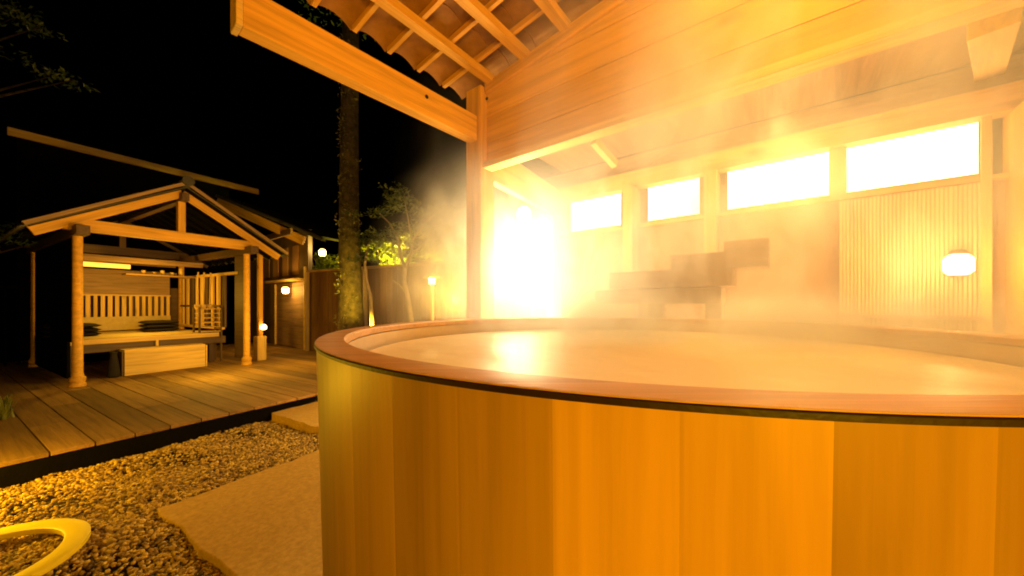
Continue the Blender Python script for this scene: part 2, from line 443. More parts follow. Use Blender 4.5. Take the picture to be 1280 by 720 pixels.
# --- back wall: plaster below, clerestory windows above
def wt(u): # along-wall coordinate p where picture column u meets the back wall
    r_ = (u-U0)/F; base = Q*QF
    # base - s*P : x/y = r_
    s = (r_*base.y-base.x)/(-P.x+r_*P.y); return -s
def backbox(name, ua, ub, z0_, z1_, q_, th, mat, parent=sh, bevel=.003):
    pa, pb = wt(ua), wt(ub)
    return beam(name, S(pa, q_, (z0_+z1_)/2), S(pb, q_, (z0_+z1_)/2), th, z1_-z0_, mat, parent, bevel=bevel)
ZT, ZB = 1.30, .895
pL, pRr = wt(683), -1.9
beam('back_wall', S(pL, QF+.06, (ZB-1.3)/2), S(pRr, QF+.06, (ZB-1.3)/2), .08, ZB+1.3, M_plaster, sh)
beam('window_head_beam', S(pL+.1, QF-.02, ZT+.09), S(pRr, QF-.02, ZT+.09), .14, .18, M_post, sh)
beam('upper_wall', S(pL+.1, QF+.12, 1.60), S(pRr, QF+.12, 1.60), .05, .27, M_old, sh)
beam('window_sill', S(pL, QF+.02, ZB-.018), S(pRr, QF+.02, ZB-.018), .12, .036, M_post, sh)
for (ua, ub) in ((711, 775), (808, 874), (908, 1043), (1051, 1227)):
    fr_ = backbox('window', ua, ub, ZB+.002, ZB+.03, QF+.03, .05, M_post, bevel=.002)
    backbox('window_pane', ua+1, ub-1, ZB+.03, ZT-.002, QF+.045, .01, M_pane, parent=fr_, bevel=0)
for ua, ub, q_ in ((683, 710, QF-.01), (777, 806, QF-.04), (875, 907, QF-.03), (1043.5, 1050.5, QF+.0)):
    pa, pb = wt(ua), wt(ub); c = S((pa+pb)/2, q_, 0)
    post('wall_post' if ub-ua > 12 else 'mullion', Vector((c.x, c.y, 0.0 if ub-ua > 12 else H+ZB)), H+ZT-.002, .11, abs(pa-pb), M_post, sh, SA+90)
c = S(wt(1232)-.17, QF-.10, 0)
post('wall_post', Vector((c.x, c.y, 0)), H+ZT-.002, .16, .34, M_post, sh, SA+90)
c = S(wt(1229), QF-.05, 0)
post('post_trim', Vector((c.x, c.y, 0)), H+ZT-.002, .05, .02, M_pale, sh, SA+90)
# braces under the roof
beam('tie_brace', S(-.63, q0+.08, 1.14), at(1237, 88, 2.55), .13, .12, M_pale, sh)
beam('tie_brace', at(742, 176, 2.62), at(769, 206, 2.78), .05, .055, M_pale, sh)
# floor of the bath room
o = meshobj('bath_floor', [tuple(S(p0+1.0, q0-.2, -1.26)), tuple(S(PR-1, q0-.2, -1.26)), tuple(S(PR-1, QF+.4, -1.26)), tuple(S(p0+1.0, QF+.4, -1.26))], [(0, 1, 2, 3)], M_old)
tag(o, kind='structure')

# bamboo screen on the back wall (right)
scn = thing('bamboo_screen', S(wt(1130), QF-.06, -1.26), 'tall bamboo cane screen standing below the long lit window', 'screen')
pa, pb = wt(1048), wt(1224); mb = MB(); nC = 34
for k in range(nC):
    p = pa+(pb-pa)*(k+.5)/nC; r_ = abs(pb-pa)/nC*.47
    a = S(p, QF-.05, -1.2); tube(mb, [a, a+UP*.9, a+UP*(ZB+1.2-.05)], [r_, r_*1.02, r_], 8)
meshobj('cane_panel', mb.v, mb.f, M_screen, scn, smooth=True)
for z in (-.9, -.1):
    beam('cross_rail', S(pa, QF-.088, z), S(pb, QF-.088, z), .014, .025, M_old, scn, bevel=.002)

# stepped stack of thick timbers behind the tub
stk = thing('stacked_timbers', S(1.3, 3.35, -1.26), 'stepped stack of brown timbers half lost in the steam behind the tub', 'timber stack')
def sp(u, q_):
    r_ = (u-U0)/F; base = Q*q_; return -((r_*base.y-base.x)/(-P.x+r_*P.y))
def sz(u, v, q_):
    pt = S(sp(u, q_), q_, 0); return -(v-V0)/F*pt.y
qs = 2.78
for (ua, ub, va, vb) in ((750, 905, 363, 380), (768, 918, 342, 362.5), (843, 962, 321, 341), (908, 962, 304, 320)):
    z1_, z0_ = sz(ua, va, qs), sz(ua, vb, qs)
    beam('timber', S(sp(ua, qs), qs, (z1_+z0_)/2), S(sp(ub, qs), qs, (z1_+z0_)/2), .22, abs(z1_-z0_)-.006, M_darkbrown, stk, bevel=.006)
for ua in (820, 893):
    c = S(sp(ua, qs), qs, 0); post('support_leg', Vector((c.x, c.y, .04)), H+sz(ua, 379, qs)-.0, .10, .10, M_darkbrown, stk, SA)

# ================================================================== LAMPS IN THE SHELTER
def wall_lamp(name, loc, label, power, r_=.05, mat=M_lamp, color=WARM, group=None, h=.14, soft=.05, cat='lamp'):
    t = thing(name, loc, label, cat, group)
    loc = Vector(loc)
    lathe('lamp_glass', [(r_*.6, -h/2), (r_, -h*.3), (r_, h*.3), (r_*.6, h/2)], loc, mat, t, 16)
    lathe('lamp_cap', [(r_*.75, h/2), (r_*.7, h/2+.012), (r_*.4, h/2+.035)], loc, M_metal, t, 16)
    lathe('lamp_base', [(r_*.6, -h/2-.015), (r_*.6, -h/2)], loc, M_metal, t, 16)
    return t

LS = S(wt(1199)-.0, QF-.22, .29)
wall_lamp('wall_lamp', at(1198, 331, 2.42), 'glowing wall lamp hung on the bamboo screen at the right', 0, .07)
light('screen_lamp_light', at(1192, 331, 2.22), 34, color=(1, .60, .20), size=.06)
wall_lamp('wall_lamp', at(655, 268, 3.7), 'glaring lamp in the thick steam just right of the corner post', 0, .07)
light('steam_lamp_light', at(660, 290, 3.45), 70, color=(1, .74, .36), size=.10)

# ================================================================== PAVILION
G = Vector((onz(97, 483, DECK).x, onz(97, 483, DECK).y, 0)); GW = 1.96; GD = 3.0
A2 = dirv(30); B2 = dirv(-60)
def g(a, b_, z): p = G+A2*a+B2*b_; return Vector((p.x, p.y, H+z))       # z from eye height
pv = thing('garden_pavilion', (G.x, G.y, DECK), 'small open timber pavilion with gabled tile roof and lit bench on the deck', 'pavilion')
DZ = DECK-H
def round_post(a, b_, ztop, r_=.05, mat=M_post):
    base = g(a, b_, DZ)
    o = lathe('post', [(r_, .16), (r_*.97, 1.0), (r_*.93, ztop-DZ)], base, mat, pv, 20)
    lathe('post_foot', [(r_*1.55, 0), (r_*1.55, .045), (r_*1.3, .055), (r_*1.5, .08), (r_*1.5, .12), (r_*1.15, .135), (r_*1.1, .165)], base, mat, o, 20)
for a, b_ in ((0, 0), (GW, 0), (0, GD), (GW, GD)): round_post(a, b_, .955)
APX = 1.05; ZAP = 1.76; ZEV = .905; HW = 1.43
for b_, mt in ((-.05, M_post), (GD+.1, M_darkw)):  # rear truss gets the dark timber as painted shade
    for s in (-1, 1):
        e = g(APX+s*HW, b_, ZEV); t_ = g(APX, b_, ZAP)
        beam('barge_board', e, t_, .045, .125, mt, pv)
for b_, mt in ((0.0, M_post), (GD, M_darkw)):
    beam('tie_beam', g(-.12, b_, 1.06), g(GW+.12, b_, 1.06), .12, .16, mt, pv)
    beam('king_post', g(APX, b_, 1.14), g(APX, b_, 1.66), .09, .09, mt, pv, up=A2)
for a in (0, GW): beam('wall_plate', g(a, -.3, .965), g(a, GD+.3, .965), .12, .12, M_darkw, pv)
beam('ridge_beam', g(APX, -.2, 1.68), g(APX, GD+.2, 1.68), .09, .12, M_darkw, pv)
for k in range(9):
    b_ = .25+k*.33
    for s in (-1, 1): beam('rafter', g(APX+s*(HW-.02), b_, ZEV+.0), g(APX+s*.05, b_, ZAP-.05), .045, .06, M_black, pv, bevel=0)  # black colour stands in for the unlit inside of the roof
# roof: two sheathed slopes with rows of arched tiles
for s in (-1, 1):
    V, Fc = [], []; nw = 17; seg = 6; L_ = nw*seg
    for side in (0, 1):
        for j in range(L_+1):
            x = j/seg; bb = -.22+x*(GD+.44)/nw; arch = .035*abs(math.sin(math.pi*x))
            for (d, zz) in ((HW+.10, ZEV-.055), (0, ZAP+.0)):
                V.append(g(APX+s*d, bb, zz+.075+arch+(0 if side else -.02)))
    n2 = (L_+1)*2
    for j in range(L_):
        a = j*2
        Fc += [(a, a+1, a+3, a+2), (a+n2, a+n2+2, a+n2+3, a+n2+1), (a, a+2, a+n2+2, a+n2)]
    Fc += [(0, n2, n2+1, 1), (L_*2, L_*2+1, L_*2+1+n2, L_*2+n2)]
    meshobj('roof', V, Fc, M_tiledark, pv)
    beam('roof_sheathing', g(APX+s*(HW+.02), GD/2, ZEV+.052), g(APX+s*.02, GD/2, ZAP+.05), GD+.38, .016, M_black, pv, bevel=0)
for s in (-1, 1): beam('roof_edge_board', g(APX+s*(HW+.07), -.235, ZEV+.06), g(APX+s*.02, -.235, ZAP+.115), .02, .045, M_old, pv, bevel=0)
beam('ridge_cap', g(APX, -.24, ZAP+.12), g(APX, GD+.26, ZAP+.12), .16, .10, M_tiledark, pv, bevel=.03)
lathe('ridge_end_tile', [(.075, 0), (.075, .04)], (0, 0, 0), M_tiledark, pv, 20).matrix_basis = WORLD[pv.name].inverted() @ (Matrix.Translation(g(APX, -.27, ZAP+.15)) @ (-B2).to_track_quat('Z', 'Y').to_matrix().to_4x4())
# back wall of the pavilion
bk = GD-.06
beam('back_board', g(.06, bk, -.385), g(GW-.2, bk, -.385), .03, .27, M_tatami, pv)
beam('back_panel', g(.06, bk+.05, .42), g(GW-.2, bk+.05, .42), .03, .50, M_old, pv)
beam('back_rail', g(.06, bk, .175), g(GW-.2, bk, .175), .05, .03, M_pale, pv)
beam('back_rail', g(.06, bk, .66), g(GW-.1, bk, .66), .05, .035, M_old, pv)
beam('back_panel', g(.06, bk+.05, .88), g(GW-.1, bk+.05, .88), .03, .16, M_old, pv)
o = beam('lit_transom', g(.06, bk-.0, .755), g(1.15, bk-.0, .755), .02, .085, M_strip, pv, bevel=0)
random.seed(5)
for k in range(18):
    a = .12+k*(GW-.36)/17
    beam('picket', g(a, bk, -.25), g(a, bk, .16), .022, .055+random.uniform(-.008, .008), M_pale, pv, up=A2, bevel=.003)
beam('backing_sheet', g(.06, bk+.14, -.1), g(GW, bk+.14, -.1), .01, .9, M_darkw, pv, bevel=0)
# side lattice towards the right rear
for k in range(9):
    b_ = GD-.1-k*.25
    w = (.07, .10, .12)[k % 3]
    beam('lattice_bar', g(GW, b_, -.45), g(GW, b_, .56), w, .035, (M_pale, M_pale, M_darkw)[k % 3], pv, up=A2, bevel=.003)
beam('lattice_rail', g(GW-.01, GD, -.04), g(GW-.01, .9, -.04), .045, .04, M_darkw, pv)
beam('lattice_rail', g(GW-.01, GD, .58), g(GW-.01, .3, .58), .05, .05, M_pale, pv)
beam('lattice_rail', g(GW-.01, GD, -.47), g(GW-.01, .9, -.47), .05, .05, M_pale, pv)
# raised seat platform with matting
bz = -.53; bf = .82
beam('seat_platform', g(-.0, (bf+bk)/2, bz-.035), g(GW-.12, (bf+bk)/2, bz-.035), bk-bf, .05, M_tatami, pv)
beam('seat_edge', g(-.0, bf-.02, bz-.045), g(GW-.12, bf-.02, bz-.045), .035, .075, M_pale, pv)
beam('under_beam', g(0, bf+.05, bz-.15), g(GW, bf+.05, bz-.15), .07, .13, M_darkw, pv)
for a in (.1, GW-.2): beam('platform_leg', g(a, bf+.1, DZ), g(a, bf+.1, bz-.08), .08, .08, M_darkw, pv, up=A2)
beam('platform_leg', g(.98, bf-.02, bz-.075), g(.98, bf-.02, bz-.23), .035, .035, M_pale, pv, up=A2)
beam('side_wall', g(.0, .12, .2), g(.0, GD-.1, .2), .03, 1.45, M_black, pv, bevel=0)
beam('side_wall', g(.0, .5, -.75), g(.0, GD-.1, -.75), .03, .6, M_black, pv, bevel=0)
beam('side_board', g(GW, .07, -.05), g(GW, .42, -.05), .04, 1.9, M_darkw, pv)
beam('skirting', g(0, bk, -.85), g(GW, bk, -.85), .03, .5, M_black, pv)
# eaves clutter: cross beam and shelf with small cups under the roof
beam('cross_beam', g(.05, 1.9, .80), g(GW, 1.9, .80), .09, .09, M_old, pv)
beam('high_shelf', g(.9, 2.2, .56), g(GW-.05, 2.2, .56), .25, .03, M_old, pv)
random.seed(9)
for k, a in enumerate((1.15, 1.3, 1.42, 1.56, 1.7)):
    c = thing('cup', g(a, 2.16, .576), ['small pale cup at the left end of the pavilion shelf', 'squat cup second along the pavilion shelf', 'slim cup in the middle of the pavilion shelf', 'rounded cup fourth along the pavilion shelf', 'tall pale bottle-like cup at the right end of the shelf'][k], 'cup', 'cups on the high shelf')
    hh = (.07, .05, .09, .06, .14)[k]
    lathe('cup_body', [(.02, 0), (.032, hh*.4), (.030, hh)], g(a, 2.16, .576), M_pale, c, 14)

# cushions, step box, slatted rack on the deck
def cushion(a, b_, w, d, n, label):
    t = thing('floor_cushion', g(a, b_, bz-.009), label, 'cushion', 'dark floor cushions on the seat platform')
    for k in range(n):
        mb = MB(); nx = 10
        hh = .075
        for side in (-1, 1):
            for i in range(nx+1):
                for j in range(nx+1):
                    x = i/nx*2-1; y = j/nx*2-1; e = (1-x**6)*(1-y**6)
                    pt = g(a+x*w/2, b_+y*d/2, bz-.009+hh/2+k*hh*.95+side*(hh/2-.003)*e**.5)
                    mb.v.append(pt)
        N = (nx+1)**2
        for i in range(nx):
            for j in range(nx):
                q_ = i*(nx+1)+j
                mb.f.append((q_, q_+1, q_+nx+2, q_+nx+1)); mb.f.append((q_+N, q_+N+nx+1, q_+N+nx+2, q_+N+1))
        meshobj('cushion_pad', mb.v, mb.f, M_cushion, t, smooth=True)
cushion(.22, 1.9, .62, .62, 3, 'thick dark stacked floor cushions at the left end of the seat platform')
cushion(1.38, 2.2, .50, .55, 3, 'dark stacked floor cushions at the right of the seat platform, before the pickets')
bx = thing('step_box', g(1.0, .55, DZ), 'pale low wooden step box on the deck under the pavilion seat', 'box')
beam('front_panel', g(.52, .42, DZ+.19), g(1.50, .42, DZ+.19), .025, .375, M_pale, bx)
beam('top_panel', g(.52, .58, DZ+.385), g(1.50, .58, DZ+.385), .34, .022, M_pale, bx)
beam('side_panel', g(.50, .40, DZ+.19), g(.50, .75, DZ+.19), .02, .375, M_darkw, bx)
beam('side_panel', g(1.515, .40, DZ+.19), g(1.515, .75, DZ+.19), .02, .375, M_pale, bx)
bg = thing('cloth_sack', g(.5, .45, DZ), 'dark sagging sack slumped against the left end of the step box', 'sack')
lathe('sack_body', [(.05, 0), (.075, .03), (.055, .2), (.035, .34), (.045, .38)], g(.41, .42, DZ), M_cushion, bg, 12)

rk = thing('slatted_rack', g(GW-.15, .35, DZ), 'small slatted wooden rack beside the right front pavilion post', 'rack')
for k in range(6): beam('slat', g(GW-.36, 1.05, -.52+k*.085), g(GW-.05, 1.05, -.52+k*.085), .28, .018, M_pale, rk, bevel=.002)
for a in (GW-.37, GW-.04):
    for b_ in (.92, 1.18): beam('rack_leg', g(a, b_, DZ), g(a, b_, -.06), .03, .03, M_darkw, rk, up=A2)
for k, a in enumerate((.36, .27, .17)):
    t = thing('wooden_ladle', g(GW-a, 1.05, -.07), ['upright wooden ladle at the left of the slatted rack', 'upright wooden ladle in the middle of the slatted rack', 'upright wooden ladle at the right of the slatted rack'][k], 'ladle', 'ladles standing on the slatted rack')
    lathe('ladle_cup', [(.035, 0), (.045, .02), (.045, .07)], g(GW-a, 1.05, -.082), M_pale, t, 14)
    beam('handle', g(GW-a, 1.05, -.01), g(GW-a+.02, 1.07, .60), .02, .02, M_pale, t, up=A2, bevel=.002)

# square stone lamp by the far post
c = onz(325, 450, DECK)
t = thing('lamp_post', c, 'slim timber lamp post on a square foot right of the pavilion', 'lamp post')
post('foot_block', c, DECK+.47, .16, .16, M_pale, t, 30)
post('shaft', c+UP*.47, H+1.06, .075, .075, M_post, t, 30)
lathe('lamp_glass', [(.03, 0), (.055, .02), (.055, .07), (.03, .10)], c+Vector((.10, -.05, .60)), M_lampdim, t, 16)
beam('lamp_arm', c+Vector((.0, 0, .59)), c+Vector((.11, -.05, .59)), .02, .02, M_metal, t)
LP = c

# ================================================================== ANNEX BUILDING BEHIND
W1 = onz(340, 429, DECK); W2 = onz(387, 437, DECK)
WD = (W2-W1).normalized()
an = thing('annex_building', (W1.x, W1.y, 0), 'low dark boarded annex with a wall light behind the pavilion', 'building')
def w_(t_, z, off=0.0): n_ = WD.cross(UP); p = W1+WD*t_; return Vector((p.x, p.y, H+z))+n_*off   # n_ points to the viewer
WL = (W2-W1).length
if WD.cross(UP).dot(-W1) < 0: SGN = -1
else: SGN = 1
def ww(t_, z, off=0.0): return w_(t_, z, off*SGN)
beam('wall', ww(-1.8, .35), ww(WL+.03, .35), .1, 2.9, M_annex, an)
beam('door_panel', ww(.55, -.28, .06), ww(WL-.12, -.28, .06), .03, 1.62, M_old, an)
beam('door_frame', ww(.50, -.28, .08), ww(.46, -.28, .08), .05, 1.62, M_pale, an)
beam('door_frame', ww(WL-.08, -.1, .08), ww(WL-.04, -.1, .08), .06, 2.0, M_pale, an)
beam('lit_ledge', ww(-.15, .60, .12), ww(WL-.1, .60, .12), .2, .05, M_pale, an)
for k in range(4):
    beam('window', ww(-.35+k*.62, 1.1, .06), ww(-.35+k*.62+.34, 1.1, .06), .02, .72, M_plaster, an)
beam('eave_board', ww(-1.8, 1.62, .55), ww(WL+.4, 1.62, .55), .05, .14, M_old, an)
# rake board falling to the right
ra = at(272, 252, 8.6); rb = at(380, 301, 8.0)
beam('rake_board', ra, rb, .05, .20, M_post, an)
beam('roof_edge', ra+Vector((0, 0, .13)), rb+Vector((.45, 0, .02)), .12, .06, M_tiledark, an)
V = [ra+Vector((0, 0, .12)), rb+Vector((.4, 0, .05)), rb+Vector((.4, 4, .4)), ra+Vector((0, 4, .4))]
V = V+[v+Vector((0, 0, .05)) for v in V]
meshobj('roof', V, BOXF, M_tiledark, an)
lp = at(357, 363, 8.75)
wall_lamp('wall_lamp', lp, 'round wall lamp glowing under the ledge on the annex wall', 0, .075, M_lampdim, h=.16)
light('annex_lamp_light', lp+Vector((.05, -.25, 0)), 22, size=.05)
lq = at(403, 316, 8.6)
wall_lamp('wall_lamp', lq, 'bright bare lamp shining over the fence beside the tree trunk', 0, .075, M_lamp, color=(1, .8, .3), h=.16)
light('fence_lamp_light', lq+Vector((0, -.2, .1)), 14, color=(1, .8, .28), size=.06)

# tall dark building with a lit eave board
tb = thing('tall_building', (-11, 10.5, 0), 'tall unlit building coloured black behind the pavilion with one lit eave board', 'building')
e0, e1 = at(9, 165, 7.27), at(323, 239, 11.25); zz = (e0.z+e1.z)/2; e0.z = e1.z = zz
beam('eave_board', e0, e1, .06, .16, M_pale, tb)
ed = (e1-e0).normalized(); en = Vector((-ed.y, ed.x, 0))
def rect(o_, l0, l1, d0, d1, z): return [o_+ed*l0+en*d0+UP*z, o_+ed*l1+en*d0+UP*z, o_+ed*l1+en*d1+UP*z, o_+ed*l0+en*d1+UP*z]
Lb = (e1-e0).length
V = rect(e0, 0, Lb, .04, 4, .07); V = [V[0], V[1], V[2]+UP*1.2, V[3]+UP*1.2]; V += [v+UP*.08 for v in V]
meshobj('roof', V, BOXF, M_black, tb)
V = rect(Vector((e0.x, e0.y, 0)), .2, Lb-.4, 1.0, 3.8, 0); V += [v+UP*(zz+.35) for v in V]
meshobj('wall', V, BOXF, M_black, tb)  # blackened so the unlit wall stays lost in the night

# dark fence left of the pavilion, timber fence right of the annex
f1 = thing('dark_fence', g(-3.0, GD+.6, DZ), 'unlit board fence coloured almost black left of the pavilion', 'fence')
for k in range(22):
    a = -3.2+k*.155
    beam('board', g(a, GD+.6, DZ-.2), g(a, GD+.6, .35), .14, .02, M_black, f1, up=A2, bevel=0)  # lack of light put into the board colour
beam('rail', g(-3.3, GD+.57, .3), g(.2, GD+.57, .3), .04, .06, M_black, f1)
fa = Vector((-4.85, 8.35, 0)); fb = Vector((.4, 5.75, 0)); fd = (fb-fa).normalized(); fl = (fb-fa).length
f2 = thing('garden_fence', fa, 'reddish brown board fence with a capping rail behind the small trees', 'fence')
mb = MB(); nb_ = int(fl/.15)
Mf = Matrix.Translation(fa) @ frame(fd)
for k in range(nb_): mb.box(k*.15+.075, random.uniform(-.003, .003), 1.03, .143, .022, 2.02)
meshobj('board_panel', mb.v, mb.f, M_fence, f2, Mf, bevel=.003)
beam('capping_rail', fa+UP*2.07, fb+UP*2.07, .09, .05, M_old, f2)
for k in range(4):
    c = fa+fd*(k*1.9+.1)+Vector((fd.y, -fd.x, 0))*.07
    post('fence_post', c, 2.04, .09, .09, M_old, f2, 60)

# ================================================================== TREES
random.seed(21)
bt = thing('tall_tree', (-3.23, 7.0, 0), 'tall ivy clad tree trunk rising out of sight into the night', 'tree')
mb = MB()
pts = [(-3.18, 7, 0), (-3.19, 7, .8), (-3.21, 7, 1.5), (-3.24, 7, 3), (-3.24, 7.02, 5), (-3.22, 7.05, 8), (-3.3, 7.1, 10)]
tube(mb, pts, [.30, .245, .215, .185, .165, .15, .10], 22)
meshobj('trunk', mb.v, mb.f, M_bark, bt, smooth=True)
cl = []
for i in range(110):
    z = random.uniform(.6, 6.6); a_ = random.choice([random.gauss(-1.9, .6), random.uniform(-3.1, 0)])
    r_ = .20-.008*z
    cl.append(((-3.23+math.cos(a_)*r_, 7+math.sin(a_)*r_, z), (.09, .09, .14), random.randint(5, 16) if z < 4.2 else random.randint(3, 9)))
leaves('ivy', cl, .036, M_ivy, bt, flat=.1)
cl = []
for i in range(60):
    a_ = random.uniform(0, 6.28); r_ = random.uniform(.3, 2.4); cl.append(((-3.3+math.cos(a_)*r_, 7.1+math.sin(a_)*r_, 9.2+random.uniform(-.8, 1.6)), (.5, .5, .3), 45))
leaves('crown', cl, .06, M_leafdark, bt)

def small_tree(name, label, foot, joints, crown, lsize, mat, bark=M_thinbark):
    t = thing(name, foot, label, 'tree')
    mb = MB()
    for pts, rs in joints: tube(mb, pts, rs, 8)
    meshobj('trunk', mb.v, mb.f, bark, t, smooth=True)
    leaves('crown', crown, lsize, mat, t, flat=.5)
Y = 5.9
def q3(u, v, dy=0): return tuple(at(u, v, Y+dy))
random.seed(31)
cr = []
for u, v, ru, rv, n in ((530, 262, 38, 6, 200), (478, 262, 28, 7, 170), (505, 248, 30, 5, 150), (560, 285, 26, 8, 240), (545, 305, 30, 7, 200), (486, 290, 20, 6, 110), (522, 282, 22, 5, 110), (468, 300, 14, 6, 80), (568, 325, 20, 9, 160), (500, 236, 16, 4, 60)):
    for s in range(7):
        cu, cv = random.gauss(u, ru*.5), random.gauss(v, rv*.5); dy = random.gauss(0, .35)
        cr.append((q3(cu, cv, dy), (ru/440*Y*.42, .25, rv/440*Y*.55), n//4))
j = [([q3(513, 480), q3(514, 400), q3(510, 372), q3(505, 352), q3(506, 335)], [.055, .045, .04, .038, .038]),
     ([q3(506, 335), q3(500, 318), q3(498, 300), q3(488, 280, .1), q3(470, 262, .2)], [.034, .028, .022, .015, .008]),
     ([q3(506, 337), q3(514, 318), q3(516, 300), q3(530, 280, -.1), q3(550, 262, -.2)], [.034, .026, .02, .014, .007]),
     ([q3(516, 302), q3(512, 285), q3(508, 262), q3(505, 245)], [.018, .014, .01, .005]),
     ([q3(514, 318), q3(535, 300, .2), q3(560, 290, .3)], [.018, .012, .006]),
     ([q3(508, 366), q3(498, 355), q3(490, 350)], [.016, .012, .006])]
small_tree('maple_tree', 'slender forked young maple with tiered leaves in front of the fence', onz(513, 475, 0), j, cr, .038, M_leaf)
cr = []
for u, v, ru, rv, n in ((460, 300, 12, 10, 120), (466, 318, 12, 8, 110), (452, 325, 8, 8, 60)):
    for s in range(4): cr.append((q3(random.gauss(u, ru*.5), random.gauss(v, rv*.5), .2), (ru/440*Y*.6, .2, rv/440*Y*.6), n//3))
j = [([q3(464, 475, .2), q3(465, 405, .2), q3(463, 370, .2), q3(458, 352, .2), q3(456, 330, .2), q3(460, 305, .2)], [.045, .035, .032, .03, .022, .012])]
small_tree('thin_tree', 'thin pale young tree close to the right of the ivy clad trunk', onz(464, 475, 0), j, cr, .035, M_leafdark)

# lit shrubs behind the fence
random.seed(41)
def shrub(u, v, Yd, ru, rv, n, mat, label):
    c = at(u, v, Yd); t = thing('shrub', (c.x, c.y, 0), label, 'shrub', 'shrubs behind the garden fence')
    mb = MB()
    for k in range(4): tube(mb, [(c.x+random.uniform(-.1, .1), c.y, 0), (c.x+random.uniform(-.3, .3), c.y, c.z-.4), (c.x+random.uniform(-.5, .5), c.y, c.z+.2)], [.03, .022, .008], 6)
    meshobj('stems', mb.v, mb.f, M_thinbark, t, smooth=True)
    cl = []
    for s in range(26):
        cl.append((at(random.gauss(u, ru*.55), random.gauss(v, rv*.55), Yd+random.uniform(-.35, .35)), (.22, .22, .13), n))
    leaves('foliage', cl, .055, mat, t, flat=.3)
shrub(487, 316, 8.6, 24, 16, 60, M_leafbright, 'brightly lit yellow green shrub behind the fence between the two thin trees')
shrub(552, 312, 8.2, 30, 20, 70, M_leafbright, 'broad hazy yellow shrub behind the fence next to the corner post')
shrub(408, 332, 9.4, 12, 9, 40, M_leafbright, 'small lit shrub behind the fence under the bare lamp')

# tree at far left: only sprays catch light
random.seed(51)
cl = []; mb = MB()
tube(mb, [(-8.4, 4.9, 0), (-8.3, 4.9, 3), (-8.1, 4.9, 6), (-8.0, 5, 8)], [.16, .13, .09, .04], 10)
for u, v, ru, rv, n in ((18, 22, 26, 14, 130), (48, 34, 14, 6, 60), (62, 96, 22, 7, 80), (92, 100, 12, 5, 40), (6, 285, 10, 10, 90), (12, 300, 6, 6, 50), (2, 60, 18, 8, 50), (10, 6, 30, 8, 60)):
    Yd = 4.6; c = at(u, v, Yd); cl.append((c, (ru/440*Yd, .3, rv/440*Yd), n))
    tube(mb, [(-8.25, 4.9, c.z-.4), ((c.x-8.3)/2, 4.8, c.z-.1), (c.x, 4.6, c.z)], [.03, .018, .006], 6)
lt = thing('leafy_tree', (-8.4, 4.9, 0), 'leafy tree whose faint sprays reach in at the far left', 'tree')
meshobj('trunk', mb.v, mb.f, M_bark, lt, smooth=True)
leaves('crown', cl, .035, M_leafdark, lt, flat=.4)

# grass tuft on the deck edge at far left
gt = onz(2, 524, DECK); mb = MB()
for k in range(70):
    a_ = random.uniform(0, 6.28); l = random.uniform(.12, .30); b0 = gt+Vector((random.uniform(-.06, .06), random.uniform(-.06, .06), 0))
    d = Vector((math.cos(a_), math.sin(a_), 0)); s = d.cross(UP)*.004
    m1 = b0+d*l*.25+UP*l*.75; m2 = b0+d*l*.7+UP*l*.8
    n_ = len(mb.v); mb.v += [b0-s, b0+s, m1+s*.8, m1-s*.8, m2]; mb.f += [(n_, n_+1, n_+2, n_+3), (n_+3, n_+2, n_+4)]
o = meshobj('grass_tuft', mb.v, mb.f, M_leafbright); tag(o, 'arching green grass tuft at the left end of the deck', 'grass')

# garden lantern
gl = at(540, 350, 5.3)
t = thing('garden_lantern', (gl.x, gl.y, 0), 'garden lantern with a slanting cap glowing in front of the fence', 'lantern')
post('lantern_post', Vector((gl.x, gl.y, 0)), gl.z-.06, .045, .045, M_old, t, 30)
lathe('lamp_glass', [(.045, -.06), (.05, .03)], gl, M_lamp, t, 16)
lathe('cap', [(.15, .03), (.13, .045), (.02, .11)], gl, M_pale, t, 4, smooth=False)
light('lantern_light', gl+Vector((.0, -.16, -.02)), 10, color=(1, .62, .16), size=.05)

# ================================================================== YELLOW HOOP
hz = .03; HC = Vector((-2.56, 1.6, 0)); n = 96
prof = [(.325, .008), (.33, .0), (.405, .0), (.415, .008), (.415, .03), (.405, .037), (.335, .037), (.325, .03)]
vs, fs = [], []
for k in range(n):
    t_ = 2*math.pi*k/n
    for r_, z in prof: vs.append((r_*math.cos(t_), r_*math.sin(t_), z))
m_ = len(prof)
for k in range(n):
    for i in range(m_): fs.append((k*m_+i, (k+1) % n*m_+i, (k+1) % n*m_+(i+1) % m_, k*m_+(i+1) % m_))
o = meshobj('hoop', vs, fs, M_yellow, M=Matrix.Translation((HC.x, HC.y, hz+.012)) @ Matrix.Rotation(rad(-1.5), 4, 'Y'), smooth=True)
o.modifiers.new('edge', 'EDGE_SPLIT').split_angle = rad(50)
tag(o, 'wide flat bright yellow hoop lying on the gravel', 'hoop')

